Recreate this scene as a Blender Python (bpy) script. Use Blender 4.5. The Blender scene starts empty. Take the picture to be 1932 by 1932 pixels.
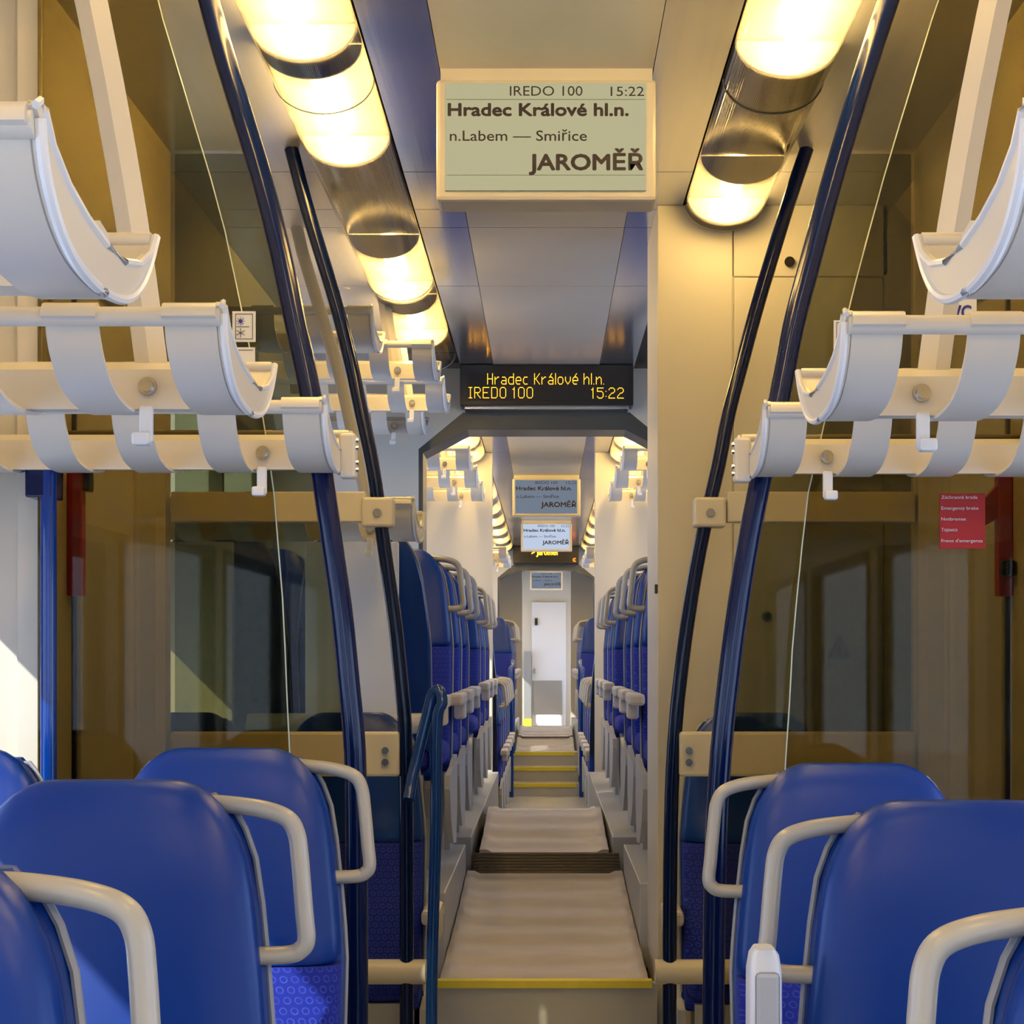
import bpy, bmesh, math, random
from mathutils import Vector, Matrix
random.seed(3)
S = bpy.context.scene
COL = S.collection
PI = math.pi
CAMZ = 1.40
F = 3000.0
CEIL = 2.856

# ------------------------------------------------------------------ materials
def mat(name):
    m = bpy.data.materials.new(name); m.use_nodes = True
    nt = m.node_tree; nt.nodes.clear()
    out = nt.nodes.new('ShaderNodeOutputMaterial')
    return m, nt, out
def pbr(name, col, rough=.5, metal=0., noise=0., nscale=40., bump=0., coat=0., spec=.5, stretch=None):
    m, nt, out = mat(name)
    b = nt.nodes.new('ShaderNodeBsdfPrincipled')
    b.inputs['Base Color'].default_value = (*col, 1)
    b.inputs['Roughness'].default_value = rough
    b.inputs['Metallic'].default_value = metal
    b.inputs['Specular IOR Level'].default_value = spec
    if coat: b.inputs['Coat Weight'].default_value = coat; b.inputs['Coat Roughness'].default_value = .08
    nt.links.new(b.outputs[0], out.inputs[0])
    tc = nt.nodes.new('ShaderNodeTexCoord'); mp = nt.nodes.new('ShaderNodeMapping')
    if stretch: mp.inputs['Scale'].default_value = stretch
    nt.links.new(tc.outputs['Object'], mp.inputs[0])
    nz = nt.nodes.new('ShaderNodeTexNoise'); nz.inputs['Scale'].default_value = nscale; nz.inputs['Detail'].default_value = 3
    nt.links.new(mp.outputs[0], nz.inputs['Vector'])
    if noise:
        mx = nt.nodes.new('ShaderNodeMix'); mx.data_type = 'RGBA'
        mx.inputs[6].default_value = tuple(c*(1-noise) for c in col) + (1,)
        mx.inputs[7].default_value = tuple(min(1, c*(1+noise)) for c in col) + (1,)
        nt.links.new(nz.outputs[0], mx.inputs[0]); nt.links.new(mx.outputs[2], b.inputs['Base Color'])
    if bump:
        bp = nt.nodes.new('ShaderNodeBump'); bp.inputs['Strength'].default_value = bump; bp.inputs['Distance'].default_value = .002
        nt.links.new(nz.outputs[0], bp.inputs['Height']); nt.links.new(bp.outputs[0], b.inputs['Normal'])
    return m
def glass(name, tint, gloss=.45, rough=.02):
    m, nt, out = mat(name)
    t = nt.nodes.new('ShaderNodeBsdfTransparent'); t.inputs[0].default_value = (*tint, 1)
    g = nt.nodes.new('ShaderNodeBsdfGlossy'); g.inputs['Roughness'].default_value = rough
    fr = nt.nodes.new('ShaderNodeFresnel'); fr.inputs[0].default_value = 1.45
    mx = nt.nodes.new('ShaderNodeMixShader')
    ml = nt.nodes.new('ShaderNodeMath'); ml.operation = 'MULTIPLY'; ml.inputs[1].default_value = gloss
    nt.links.new(fr.outputs[0], ml.inputs[0]); nt.links.new(ml.outputs[0], mx.inputs[0])
    nt.links.new(t.outputs[0], mx.inputs[1]); nt.links.new(g.outputs[0], mx.inputs[2]); nt.links.new(mx.outputs[0], out.inputs[0])
    return m
def emis(name, col, st):
    m, nt, out = mat(name)
    e = nt.nodes.new('ShaderNodeEmission'); e.inputs[0].default_value = (*col, 1); e.inputs[1].default_value = st
    nt.links.new(e.outputs[0], out.inputs[0]); return m
def fabric(name):
    m, nt, out = mat(name); L = nt.links.new; N = nt.nodes.new
    b = N('ShaderNodeBsdfPrincipled'); b.inputs['Roughness'].default_value = .85
    tc = N('ShaderNodeTexCoord'); sp = N('ShaderNodeSeparateXYZ'); L(tc.outputs['Object'], sp.inputs[0])
    def mth(op, a, bb=None):
        n = N('ShaderNodeMath'); n.operation = op
        for i, v in enumerate((a, bb)):
            if v is None: continue
            if isinstance(v, (int, float)): n.inputs[i].default_value = v
            else: L(v, n.inputs[i])
        return n.outputs[0]
    P = .021
    # use X+Y for horizontal so that side faces carry the rings too
    u = mth('DIVIDE', mth('ADD', sp.outputs[0], sp.outputs[1]), P)
    v = mth('DIVIDE', sp.outputs[2], P*.86)
    row = mth('FLOOR', v); off = mth('MULTIPLY', mth('MODULO', row, 2.), .5)
    fu = mth('SUBTRACT', mth('FRACT', mth('ADD', u, off)), .5); fv = mth('SUBTRACT', mth('FRACT', v), .5)
    d = mth('SQRT', mth('ADD', mth('MULTIPLY', fu, fu), mth('MULTIPLY', fv, fv)))
    ring = mth('SUBTRACT', 1., mth('MULTIPLY', mth('ABSOLUTE', mth('SUBTRACT', d, .30)), 11.))
    ring = mth('MAXIMUM', ring, 0.)
    nz = N('ShaderNodeTexNoise'); nz.inputs['Scale'].default_value = 60; L(tc.outputs['Object'], nz.inputs[0])
    ring = mth('MULTIPLY', ring, mth('MULTIPLY', nz.outputs[0], 1.1))
    mx = N('ShaderNodeMix'); mx.data_type = 'RGBA'
    mx.inputs[6].default_value = (.002, .014, .30, 1); mx.inputs[7].default_value = (.05, .12, .62, 1)
    L(ring, mx.inputs[0]); L(mx.outputs[2], b.inputs['Base Color'])
    bp = N('ShaderNodeBump'); bp.inputs['Strength'].default_value = .4; bp.inputs['Distance'].default_value = .002
    nz2 = N('ShaderNodeTexNoise'); nz2.inputs['Scale'].default_value = 500; L(tc.outputs['Object'], nz2.inputs[0])
    L(nz2.outputs[0], bp.inputs['Height']); L(bp.outputs[0], b.inputs['Normal'])
    L(b.outputs[0], out.inputs[0]); return m
def lens(name):
    m, nt, out = mat(name); L = nt.links.new; N = nt.nodes.new
    t = N('ShaderNodeBsdfTransparent'); t.inputs[0].default_value = (1, .97, .9, 1)
    tr = N('ShaderNodeBsdfTranslucent'); tr.inputs[0].default_value = (1, .93, .80, 1)
    g = N('ShaderNodeBsdfGlossy'); g.inputs['Roughness'].default_value = .08; g.inputs[0].default_value = (.9, .88, .85, 1)
    tc = N('ShaderNodeTexCoord'); w = N('ShaderNodeTexWave'); w.inputs['Scale'].default_value = 70; w.bands_direction = 'X'
    L(tc.outputs['Object'], w.inputs[0])
    bp = N('ShaderNodeBump'); bp.inputs['Strength'].default_value = .35; bp.inputs['Distance'].default_value = .002
    L(w.outputs[1], bp.inputs['Height']); L(bp.outputs[0], g.inputs['Normal'])
    m1 = N('ShaderNodeMixShader'); m1.inputs[0].default_value = .2; L(t.outputs[0], m1.inputs[1]); L(tr.outputs[0], m1.inputs[2])
    fr = N('ShaderNodeFresnel'); fr.inputs[0].default_value = 1.9; 
    m2 = N('ShaderNodeMixShader'); L(fr.outputs[0], m2.inputs[0]); L(m1.outputs[0], m2.inputs[1]); L(g.outputs[0], m2.inputs[2])
    L(m2.outputs[0], out.inputs[0]); return m

M = dict(
 wall=pbr('wall_panel', (.74, .70, .60), .38, noise=.03, nscale=3, bump=.05),
 ceil=pbr('ceiling_metal', (.84, .83, .82), .27, metal=.45, noise=.10, nscale=5, bump=.06, stretch=(6, .3, 1)),
 ceilm=pbr('ceiling_strip_metal', (.82, .84, .90), .17, metal=.92, noise=.08, nscale=6, bump=.08, stretch=(8, .25, 1)),
 ceilp=pbr('ceiling_panel_paint', (.68, .65, .58), .33, metal=.25, noise=.06, nscale=5),
 edge=pbr('polished_glass_edge', (.62, .66, .50), .15),
 cream=pbr('cream_plastic', (.68, .64, .56), .32, noise=.02, nscale=5),
 handle=pbr('grey_cream_plastic', (.43, .41, .35), .30, noise=.02, nscale=5),
 white=pbr('white_plastic', (.80, .81, .82), .28, noise=.02, nscale=5),
 grey=pbr('light_grey_plastic', (.52, .54, .56), .4, noise=.03, nscale=5),
 seam=pbr('dark_seam', (.03, .03, .03), .7),
 vinyl=pbr('blue_vinyl', (.0006, .034, .25), .34, noise=.12, nscale=4, bump=.02, spec=.32),
 pipe=pbr('blue_grey_piping', (.30, .33, .38), .4, noise=.05),
 fab=fabric('ring_fabric'),
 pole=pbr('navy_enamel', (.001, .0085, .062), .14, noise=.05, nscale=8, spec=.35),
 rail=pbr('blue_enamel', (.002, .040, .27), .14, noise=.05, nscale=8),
 steel=pbr('steel', (.55, .54, .52), .22, metal=1, noise=.05),
 rubber=pbr('black_rubber', (.012, .011, .012), .45, noise=.1),
 bellows=pbr('bellows_metal', (.05, .04, .028), .4, metal=.6, noise=.2, nscale=10),
 floor=pbr('floor_vinyl', (.52, .45, .37), .22, noise=.22, nscale=4.5, bump=.25, stretch=(.6, 1.6, 1)),
 riser=pbr('grey_riser', (.50, .51, .52), .35, noise=.1, nscale=5),
 yellow=pbr('yellow_strip', (.85, .74, .06), .45, noise=.08, nscale=30),
 red=pbr('red_enamel', (.55, .025, .015), .35, noise=.05),
 frame=pbr('grey_frame', (.10, .11, .10), .4, metal=.3, noise=.05),
 lintel=pbr('olive_grey_metal', (.09, .095, .09), .35, metal=.4, noise=.1, nscale=6),
 blackp=pbr('black_plastic', (.012, .010, .008), .3, noise=.1),
 label=pbr('label_white', (.78, .77, .72), .5),
 ink=pbr('ink_black', (.02, .012, .02), .6),
 blueink=pbr('ink_blue', (.02, .02, .25), .6),
 redlab=pbr('label_red', (.42, .008, .010), .5),
 orange=pbr('label_orange', (.70, .30, .05), .5),
 clear=glass('clear_glass', (.97, .98, .97)),
 tint=glass('tinted_glass', (.80, .77, .66)),
 smoke=glass('smoked_glass', (.66, .63, .47)),
 grey_tint=glass('grey_tinted_glass', (.64, .67, .60)),
 lens=lens('reeded_lens'),
 tube=emis('lamp_tube', (1, .67, .23), 80),
 tubecap=pbr('lamp_reflector', (.75, .70, .6), .2, metal=.8),
 amber=emis('led_amber', (1, .42, .02), 5),
 orangeled=emis('led_orange', (1, .16, .01), 4),
 lcd=emis('lcd_backlight', (.62, .58, .34), .84),
 lcdb=emis('lcd_backlight_cool', (.50, .62, .80), .36),
 lcdw=emis('lcd_backlight_bright', (.66, .78, 1), .85),
 mesh=pbr('grey_mesh', (.35, .36, .36), .5, metal=.5, noise=.5, nscale=120),
)

# ------------------------------------------------------------------ mesh helpers
class B:
    def __init__(s): s.bm = bmesh.new()
    def box(s, x0, x1, y0, y1, z0, z1, bev=0.):
        if x0 > x1: x0, x1 = x1, x0
        bm = bmesh.new()
        bmesh.ops.create_cube(bm, size=1, matrix=Matrix.Translation(((x0+x1)/2, (y0+y1)/2, (z0+z1)/2)) @ Matrix.Diagonal((x1-x0, y1-y0, z1-z0, 1)))
        if bev: bmesh.ops.bevel(bm, geom=bm.edges[:], offset=bev, segments=2, profile=.5, affect='EDGES')
        s.merge(bm); return s
    def merge(s, bm):
        me = bpy.data.meshes.new('t'); bm.to_mesh(me); s.bm.from_mesh(me); bpy.data.meshes.remove(me); bm.free()
    def loft(s, rings, close=True, cap=True):
        vs = [[s.bm.verts.new(p) for p in r] for r in rings]
        n = len(rings[0])
        for a, b in zip(vs, vs[1:]):
            for i in range(n if close else n-1):
                j = (i+1) % n
                s.bm.faces.new((a[i], a[j], b[j], b[i]))
        if cap:
            s.bm.faces.new(list(reversed(vs[0]))); s.bm.faces.new(vs[-1])
        return s
    def tube(s, pts, r, n=12, ry=None, up=None):
        pts = [Vector(p) for p in pts]
        rings = []
        t0 = (pts[1]-pts[0]).normalized()
        ref = Vector(up) if up else (Vector((0, 1, 0)) if abs(t0.y) < .9 else Vector((1, 0, 0)))
        for i, p in enumerate(pts):
            t = ((pts[min(i+1, len(pts)-1)]-p).normalized()+(p-pts[max(i-1, 0)]).normalized())
            t = t.normalized() if t.length > 1e-6 else t0
            a = (ref - t*ref.dot(t)).normalized(); b = t.cross(a)
            rr = r if ry is None else ry
            rings.append([p+a*math.cos(2*PI*k/n)*rr+b*math.sin(2*PI*k/n)*r for k in range(n)])
        return s.loft(rings)
    def prism(s, poly, axis, a, b):
        # poly: list of 2D; axis 'x': poly=(y,z); 'y': poly=(x,z); 'z': poly=(x,y)
        f = {'x': lambda p, t: (t, p[0], p[1]), 'y': lambda p, t: (p[0], t, p[1]), 'z': lambda p, t: (p[0], p[1], t)}[axis]
        return s.loft([[f(p, a) for p in poly], [f(p, b) for p in poly]])
    def cyl(s, c, axis, r, h, n=20):
        c = Vector(c); a = {'x': Vector((1, 0, 0)), 'y': Vector((0, 1, 0)), 'z': Vector((0, 0, 1))}[axis]
        return s.tube([c-a*h/2, c+a*h/2], r, n)
    def done(s, name, m, parent=None, smooth=False):
        bmesh.ops.recalc_face_normals(s.bm, faces=s.bm.faces[:])
        me = bpy.data.meshes.new(name); s.bm.to_mesh(me); s.bm.free()
        me.materials.append(M[m])
        if smooth:
            for p in me.polygons: p.use_smooth = True
            try: me.set_sharp_from_angle(angle=math.radians(42))
            except Exception: pass
        o = bpy.data.objects.new(name, me); COL.objects.link(o)
        if parent: o.parent = parent
        return o
def thing(name, label, cat, loc=(0, 0, 0), group=None):
    o = bpy.data.objects.new(name, None); COL.objects.link(o); o.location = loc
    o.empty_display_size = .1
    o['label'] = label; o['category'] = cat
    if group: o['group'] = group
    return o
def tag(o, label, cat, group=None):
    o['label'] = label; o['category'] = cat
    if group: o['group'] = group
    return o
def struct(b, name, m, smooth=False):
    o = b.done(name, m, None, smooth); o['kind'] = 'structure'; return o
def spart(b, name, m, parent): return b.done(name, m, parent)
def copytree(src, parent=None):
    c = src.copy(); COL.objects.link(c)
    if parent: c.parent = parent
    for ch in src.children: copytree(ch, c)
    return c
def sm(pts, n=6):
    """Catmull-Rom smoothing"""
    P = [Vector(p) for p in pts]; out = []
    for i in range(len(P)-1):
        p0 = P[max(i-1, 0)]; p1 = P[i]; p2 = P[i+1]; p3 = P[min(i+2, len(P)-1)]
        for k in range(n):
            t = k/n
            out.append(.5*((2*p1)+(-p0+p2)*t+(2*p0-5*p1+4*p2-p3)*t*t+(-p0+3*p1-3*p2+p3)*t**3))
    out.append(P[-1]); return out
def text_mesh(name, s, x0, x1, zb, zt, y, m, parent, bold=0., ref=None, fixed=False):
    """flat lettering facing -Y fitted to box (x0..x1); zb baseline, zt cap top of ref"""
    cu = bpy.data.curves.new('t', 'FONT'); cu.body = s;  cu.extrude = 0; cu.resolution_u = 3
    o = bpy.data.objects.new('t', cu); COL.objects.link(o)
    dg = bpy.context.evaluated_depsgraph_get()
    me = bpy.data.meshes.new_from_object(o.evaluated_get(dg))
    bpy.data.objects.remove(o); bpy.data.curves.remove(cu)
    cap = .70
    xs = [v.co.x for v in me.vertices]
    if not xs: return None
    a, b = min(xs), max(xs)
    for v in me.vertices:
        v.co = Vector((x0+(v.co.x-a)/(b-a)*(x1-x0), y, zb+v.co.y/cap*(zt-zb)))
    if bold:
        bm = bmesh.new()
        for k, (dx, dz) in enumerate(((0, 0), (1, 0), (-1, 0), (0, 1), (0, -1), (.7, .7), (-.7, .7), (.7, -.7), (-.7, -.7))):
            me2 = me.copy()
            for v in me2.vertices: v.co += Vector((dx*bold, -k*8e-5, dz*bold))
            bm.from_mesh(me2); bpy.data.meshes.remove(me2)
        bm.to_mesh(me); bm.free()
    me.name = name; me.materials.clear(); me.materials.append(M[m])
    ob = bpy.data.objects.new(name, me); COL.objects.link(ob)
    if parent: ob.parent = parent
    return ob

# ------------------------------------------------------------------ camera
cd = bpy.data.cameras.new('camera'); cam = bpy.data.objects.new('camera', cd); COL.objects.link(cam)
cam.location = (0, 0, CAMZ); cam.rotation_euler = (PI/2, 0, 0)
cd.sensor_width = 36; cd.lens = F/1932*36
cd.shift_x = -(1031-966)/1932; cd.shift_y = (1240-966)/1932
cd.clip_start = .05; S.camera = cam

# ------------------------------------------------------------------ setting
W = 1.38       # inner face of body side
# floors
struct(B().box(-W, W, -3.5, 4.72, -.06, 0), 'floor', 'riser')
struct(B().box(-W, -.372, 4.72, 5.36, -.06, 0), 'floor_left', 'riser')
def aisle(pts, x0, x1, name, m='floor'):
    b = B(); rings = []
    fine = []
    for (ya, za), (yb, zb) in zip(pts, pts[1:]):
        n = max(1, int((yb-ya)/.04))
        fine += [(ya+(yb-ya)*k/n, za+(zb-za)*k/n+.0028*math.sin((ya+(yb-ya)*k/n)*21)) for k in range(n)]
    fine.append(pts[-1])
    for (y, z) in fine:
        # dished runway: slightly raised rims
        pr = [(x0, z+.012), (x0+.03, z+.012), (x0+.055, z), (x1-.055, z), (x1-.03, z+.012), (x1, z+.012), (x1, z-.05), (x0, z-.05)]
        rings.append([(px, y, pz) for px, pz in pr])
    b.loft(rings); return struct(b, name, m, True)
struct(B().box(-.372, .352, 4.72, 5.06, 0, .187), 'floor_step', 'riser')
struct(B().box(-.372, .352, 5.05, 5.08, 0, .365), 'floor_riser', 'riser')
aisle([(5.06, .361), (5.6, .385), (6.2, .42), (6.82, .473)], -.34, .325, 'floor_ramp')
struct(B().box(-.345, .335, 5.035, 5.075, .352, .375), 'trim_1', 'yellow')
b = B()
for k in range(7):
    b.tube([(-.318, 6.85+k*.020, .470+.0105*k), (.318, 6.85+k*.020, .470+.0105*k)], .0095, 10)
struct(b, 'floor_joint', 'bellows', True)
struct(B().box(-.318, .318, 6.84, 7.0, .40, .455), 'floor_joint_base', 'rubber')
aisle([(7.0, .540), (7.4, .562), (7.75, .60), (8.05, .628), (8.4, .60), (9.4, .47), (10.9, .30)], -.295, .275, 'floor_crest')
# platforms
struct(B().box(-W, -.345, 5.40, 6.80, .3, .60, .004), 'floor_platform_left', 'grey')
struct(B().box(-W, -.39, 6.80, 7.08, .3, .52, .004), 'floor_platform_joint_left', 'blackp')
struct(B().box(-W, -.335, 7.08, 11.1, .25, .60, .004), 'floor_platform_mid_left', 'grey')
struct(B().box(.33, W, 5.62, 6.80, .3, .60, .004), 'floor_platform_right', 'grey')
struct(B().box(.37, W, 6.80, 7.08, .3, .52, .004), 'floor_platform_joint_right', 'blackp')
struct(B().box(.295, W, 7.08, 11.1, .25, .60, .004), 'floor_platform_mid_right', 'grey')
b = B(); b.box(-W, W, 10.9, 11.2, .0, .28); b.box(-.36, .36, 11.2, 11.5, 0, .14); struct(b, 'floor_steps_down', 'riser')
struct(B().box(-W, W, 11.2, 16.0, -.06, 0), 'floor_mid', 'riser')
# steps up
zs = [(16.0, .125), (16.35, .265), (16.7, .40)]
b = B()
for i, (y, z) in enumerate(zs):
    b.box(-.37, .33, y, 17.0 if i == 2 else zs[i+1][0]+.01, 0, z)
struct(b, 'floor_steps_up', 'riser')
for i, (y, z) in enumerate(zs):
    struct(B().box(-.345, .30, y-.008, y+.05, z-.032, z+.004), 'trim_%d' % (i+2), 'yellow')
aisle([(16.99, .39), (17.9, .49)], -.33, .30, 'floor_upper_ramp')
struct(B().box(-.30, .28, 17.9, 18.05, .44, .50), 'floor_upper_joint', 'rubber')
aisle([(18.05, .50), (18.8, .55), (19.4, .56), (21, .40), (27.4, .1)], -.32, .30, 'floor_upper_crest')
struct(B().box(-W, -.36, 16.0, 21.2, .2, .60), 'floor_upper_left', 'grey')
struct(B().box(.33, W, 16.0, 21.2, .2, .60), 'floor_upper_right', 'grey')
struct(B().box(-W, W, 21.2, 27.5, -.06, 0), 'floor_far', 'riser')

struct(B().box(-1.44, 1.44, -3.6, 27.6, -.14, -.061), 'floor_light_block', 'seam')  # unseen slab added below the floors to block daylight leaking through the gaps
# ceiling panels with open joints over a dark backing
ys = [-3.5, -.6, 1.9, 4.77, 5.17, 5.39, 6.24, 7.96, 8.05, 9.3, 10.2, 11.3, 13, 15.5, 18, 20.95, 21.1, 24, 27.5]
for nm, mt, cols in (('ceiling', 'ceil', ((-1.12, -.69), (.69, 1.12))), ('ceiling_strips', 'ceilm', ((-.43, -.265), (.265, .44))), ('ceiling_centre', 'ceilp', ((-.265, .265),))):
    b = B()
    for a, c in zip(ys, ys[1:]):
        for x0, x1 in cols:
            b.box(x0+.001, x1-.001, a+.0025, c-.0025, CEIL, CEIL+.03)
    struct(b, nm, mt)
struct(B().box(-1.4, 1.4, -3.5, 27.5, CEIL+.031, CEIL+.06), 'ceiling_backing', 'seam')

# body sides with window openings
def side(sx, name, wins):
    """wins: list of (y0,y1,z0,z1); build wall with holes"""
    b = B(); x0, x1 = sx*W, sx*(W+.06)
    wins = sorted(wins)
    y = -3.5
    for (a, c, z0, z1) in wins:
        if a > y: b.box(x0, x1, y, a, -.06, CEIL)
        b.box(x0, x1, a, c, -.06, z0); b.box(x0, x1, a, c, z1, CEIL)
        y = c
    b.box(x0, x1, y, 27.5, -.06, CEIL)
    # sloped cove between side wall and ceiling
    b.prism([(sx*1.12, CEIL), (sx*W, 2.56), (sx*W, CEIL)], 'y', -3.5, 27.5)
    struct(b, name, 'wall')
WL = [(-3.2, -1.75, .80, 1.85), (-1.55, -.1, .80, 1.85), (.1, 1.55, .80, 1.85), (1.75, 3.15, .80, 1.74), (4.62, 5.32, .8, 1.62),
      (5.75, 7.75, 1.42, 2.45), (8.3, 10.9, 1.42, 2.45), (12.5, 14.2, .8, 1.9), (14.4, 15.9, .8, 1.9), (17.2, 20.8, 1.42, 2.45), (22.3, 24.3, .7, 2.1), (24.6, 27.0, .7, 2.1)]
WR = [w for w in WL if w[0] != 4.62]
side(-1, 'wall_left', WL); side(1, 'wall_right', WR)
n = 0
for sx, wl in ((-1, WL), (1, WR)):
    for (a, c, z0, z1) in wl:
        n += 1
        b = B(); t = .035; xa, xb = sx*(W-.008), sx*(W+.05)
        b.box(xa, xb, a-.01, a+t, z0-.01, z1+.01); b.box(xa, xb, c-t, c+.01, z0-.01, z1+.01)
        b.box(xa, xb, a, c, z0-.01, z0+t); b.box(xa, xb, a, c, z1-t, z1+.01)
        if z0 > 1.4: b.box(xa, xb, (a+c)/2-.02, (a+c)/2+.02, z0, z1)
        o = struct(b, 'window_%d' % n, 'frame')
        B().box(sx*(W+.015), sx*(W+.021), a+.01, c-.01, z0+.01, z1-.01).done('pane', 'clear', o)
# rear end wall with a wide window (behind the camera)
b = B(); b.box(-W, W, -3.56, -3.5, -.06, .75); b.box(-W, W, -3.56, -3.5, 2.1, CEIL); b.box(-W, -1.1, -3.56, -3.5, .75, 2.1); b.box(1.1, W, -3.56, -3.5, .75, 2.1)
struct(b, 'wall_rear', 'wall')
n += 1
b = B(); b.box(-1.12, -1.06, -3.54, -3.49, .73, 2.12); b.box(1.06, 1.12, -3.54, -3.49, .73, 2.12); b.box(-1.1, 1.1, -3.54, -3.49, .73, .79); b.box(-1.1, 1.1, -3.54, -3.49, 2.06, 2.12)
o = struct(b, 'window_%d' % n, 'frame'); B().box(-1.08, 1.08, -3.52, -3.515, .76, 2.1).done('pane', 'clear', o)

YA, YB = 3.36, 4.55
# entrance vestibule: pillars and door leaves
for sx, sd in ((-1, 'left'), (1, 'right')):
    xi = 1.085 if sx < 0 else 1.06
    b = B(); b.box(sx*xi, sx*W, YA+.02, YA+.10, 0, CEIL)
    b.box(sx*(xi-.012), sx*(xi+.035), YA-.0, YA+.02, 0, CEIL, .003)
    struct(b, 'wall_pillar_%s' % sd, 'wall')
    b = B(); b.box(sx*(xi+.03), sx*(xi+.07), YA+.1, YB-.02, 0, 2.62)
    b.box(sx*xi, sx*(xi+.07), YA+.1, YB-.02, 2.30, CEIL)
    b.box(sx*xi, sx*W, YB-.02, YB+.04, 0, CEIL)
    struct(b, 'wall_vestibule_%s' % sd, 'wall')
    b = B(); b.box(sx*(xi+.008), sx*(xi+.032), YA+.16, YB-.10, .03, 2.27, .006)
    d = struct(b, 'door_%d' % (1 if sx < 0 else 2), 'wall')
    B().box(sx*(xi-.002), sx*(xi+.01), YA+.34, YB-.42, .55, 1.72, .005).done('door_panel', 'cream', d)
    B().box(sx*(xi-.006), sx*(xi+.01), YB-.34, YB-.20, .45, 2.0, .005).done('door_rib', 'cream', d)
    B().box(sx*(xi+.0), sx*(xi+.009), YA+.30, YA+.315, .03, 2.27).done('door_seal', 'rubber', d)

# right hand equipment cupboard (facing wall at 5.12)
cy = 5.12
b = B(); b.box(.357, .60, cy, cy+.5, 0, CEIL, .004); b.box(.603, 1.1, cy, cy+.5, 2.626, CEIL, .003); b.box(.603, W, cy+.02, cy+.5, 0, .02); b.box(1.085, W, cy, cy+.5, 0, CEIL)
b.box(.6, 1.09, cy+.01, cy+.5, 0.0, 2.63)
struct(b, 'wall_cupboard', 'wall')
b = B(); b.box(.6035, 1.083, cy-.004, cy+.012, 1.137, 2.622, .002)
d = struct(b, 'door_3', 'wall')
B().box(.6035, 1.083, cy-.004, cy+.012, .03, 1.128, .002).done('lower_door', 'wall', d)
B().cyl((.782, cy-.006, 2.672-.0), 'y', .0165, .006).done('keyhole', 'blackp', d).location = (0, 0, 0)
k = B().cyl((.708, cy-.006, 1.531), 'y', .017, .01).done('lock_rim', 'steel', d)
B().cyl((.708, cy-.012, 1.531), 'y', .012, .004).done('lock_slot', 'blackp', k)

B().box(.349, .358, cy-.002, cy+.02, 1.605, 1.635, .002).done('catch', 'blackp', d)

# bulkhead ring at 8 m with chamfered portal, and one at 21
def bulkhead(y, name, led=True):
    xr, xt, zt, zc = .645, .42, CAMZ+1.235, CAMZ+1.05
    b = B()
    poly = [(-W, 0), (-xr, 0), (-xr, zc), (-xt, zt), (xt, zt), (xr, zc), (xr, 0), (W, 0), (W, CEIL), (-W, CEIL)]
    vs = [(p[0], p[1]) for p in poly]
    for q in ([(-W, 0), (-xr, 0), (-xr, zc), (-W, zc)], [(W, 0), (W, zc), (xr, zc), (xr, 0)],
              [(-W, zc), (-xr, zc), (-xt, zt), (-xt, CEIL), (-W, CEIL)], [(W, zc), (W, CEIL), (xt, CEIL), (xt, zt), (xr, zc)],
              [(-xt, zt), (xt, zt), (xt, CEIL), (-xt, CEIL)]):
        b.prism(q, 'y', y, y+.05)
    struct(b, name, 'wall')
    b = B(); e = .055
    out = [(-xr, .6), (-xr, zc), (-xt, zt), (xt, zt), (xr, zc), (xr, .6)]
    inn = [(-xr+e*.4, .6), (-xr+e*.4, zc-.02), (-xt+.02, zt-e*1.6), (xt-.02, zt-e*1.6), (xr-e*.4, zc-.02), (xr-e*.4, .6)]
    for i in range(5):
        b.prism([out[i], out[i+1], inn[i+1], inn[i]], 'y', y+.0, y+.25)
    return struct(b, 'trim_portal_%s' % name[-1], 'lintel')
bulkhead(8.02, 'wall_bulkhead_a')
bulkhead(21.0, 'wall_bulkhead_b')
struct(B().box(-.41, .41, 7.93, 8.03, CAMZ+1.235, CAMZ+1.262, .004), 'trim_10', 'steel')

# cross walls at 11.3 each side, and 16 / 22
for sx, sd in ((-1, 'left'), (1, 'right')):
    struct(B().box(sx*(.385 if sx < 0 else .345), sx*W, 11.3, 11.42, 0, CEIL-.0, .004), 'wall_cross_%s' % sd, 'wall')
    struct(B().box(sx*.335, sx*W, 22.0, 22.1, 0, CEIL, .004), 'wall_far_cross_%s' % sd, 'wall')
# end wall and door
struct(B().box(-W, W, 27.4, 27.5, 0, CEIL), 'wall_end', 'wall')
b = B().box(-.255, .335, 27.33, 27.41, .22, 2.35, .01)
d = struct(b, 'door_4', 'white')
B().box(-.23, .27, 27.315, 27.332, .42, 1.0, .004).done('kick_plate', 'steel', d)
B().box(-.20, -.15, 27.29, 27.332, 1.95, 2.07, .004).done('handle', 'blackp', d)
B().box(-.21, -.18, 27.30, 27.332, 1.12, 1.20, .004).done('latch', 'steel', d)
struct(B().box(-.385, -.262, 27.2, 27.3, .35, 1.5), 'wall_mesh_screen', 'mesh')
struct(B().box(-.40, -.255, 27.16, 27.2, .05, .35), 'trim_11', 'yellow')

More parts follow.
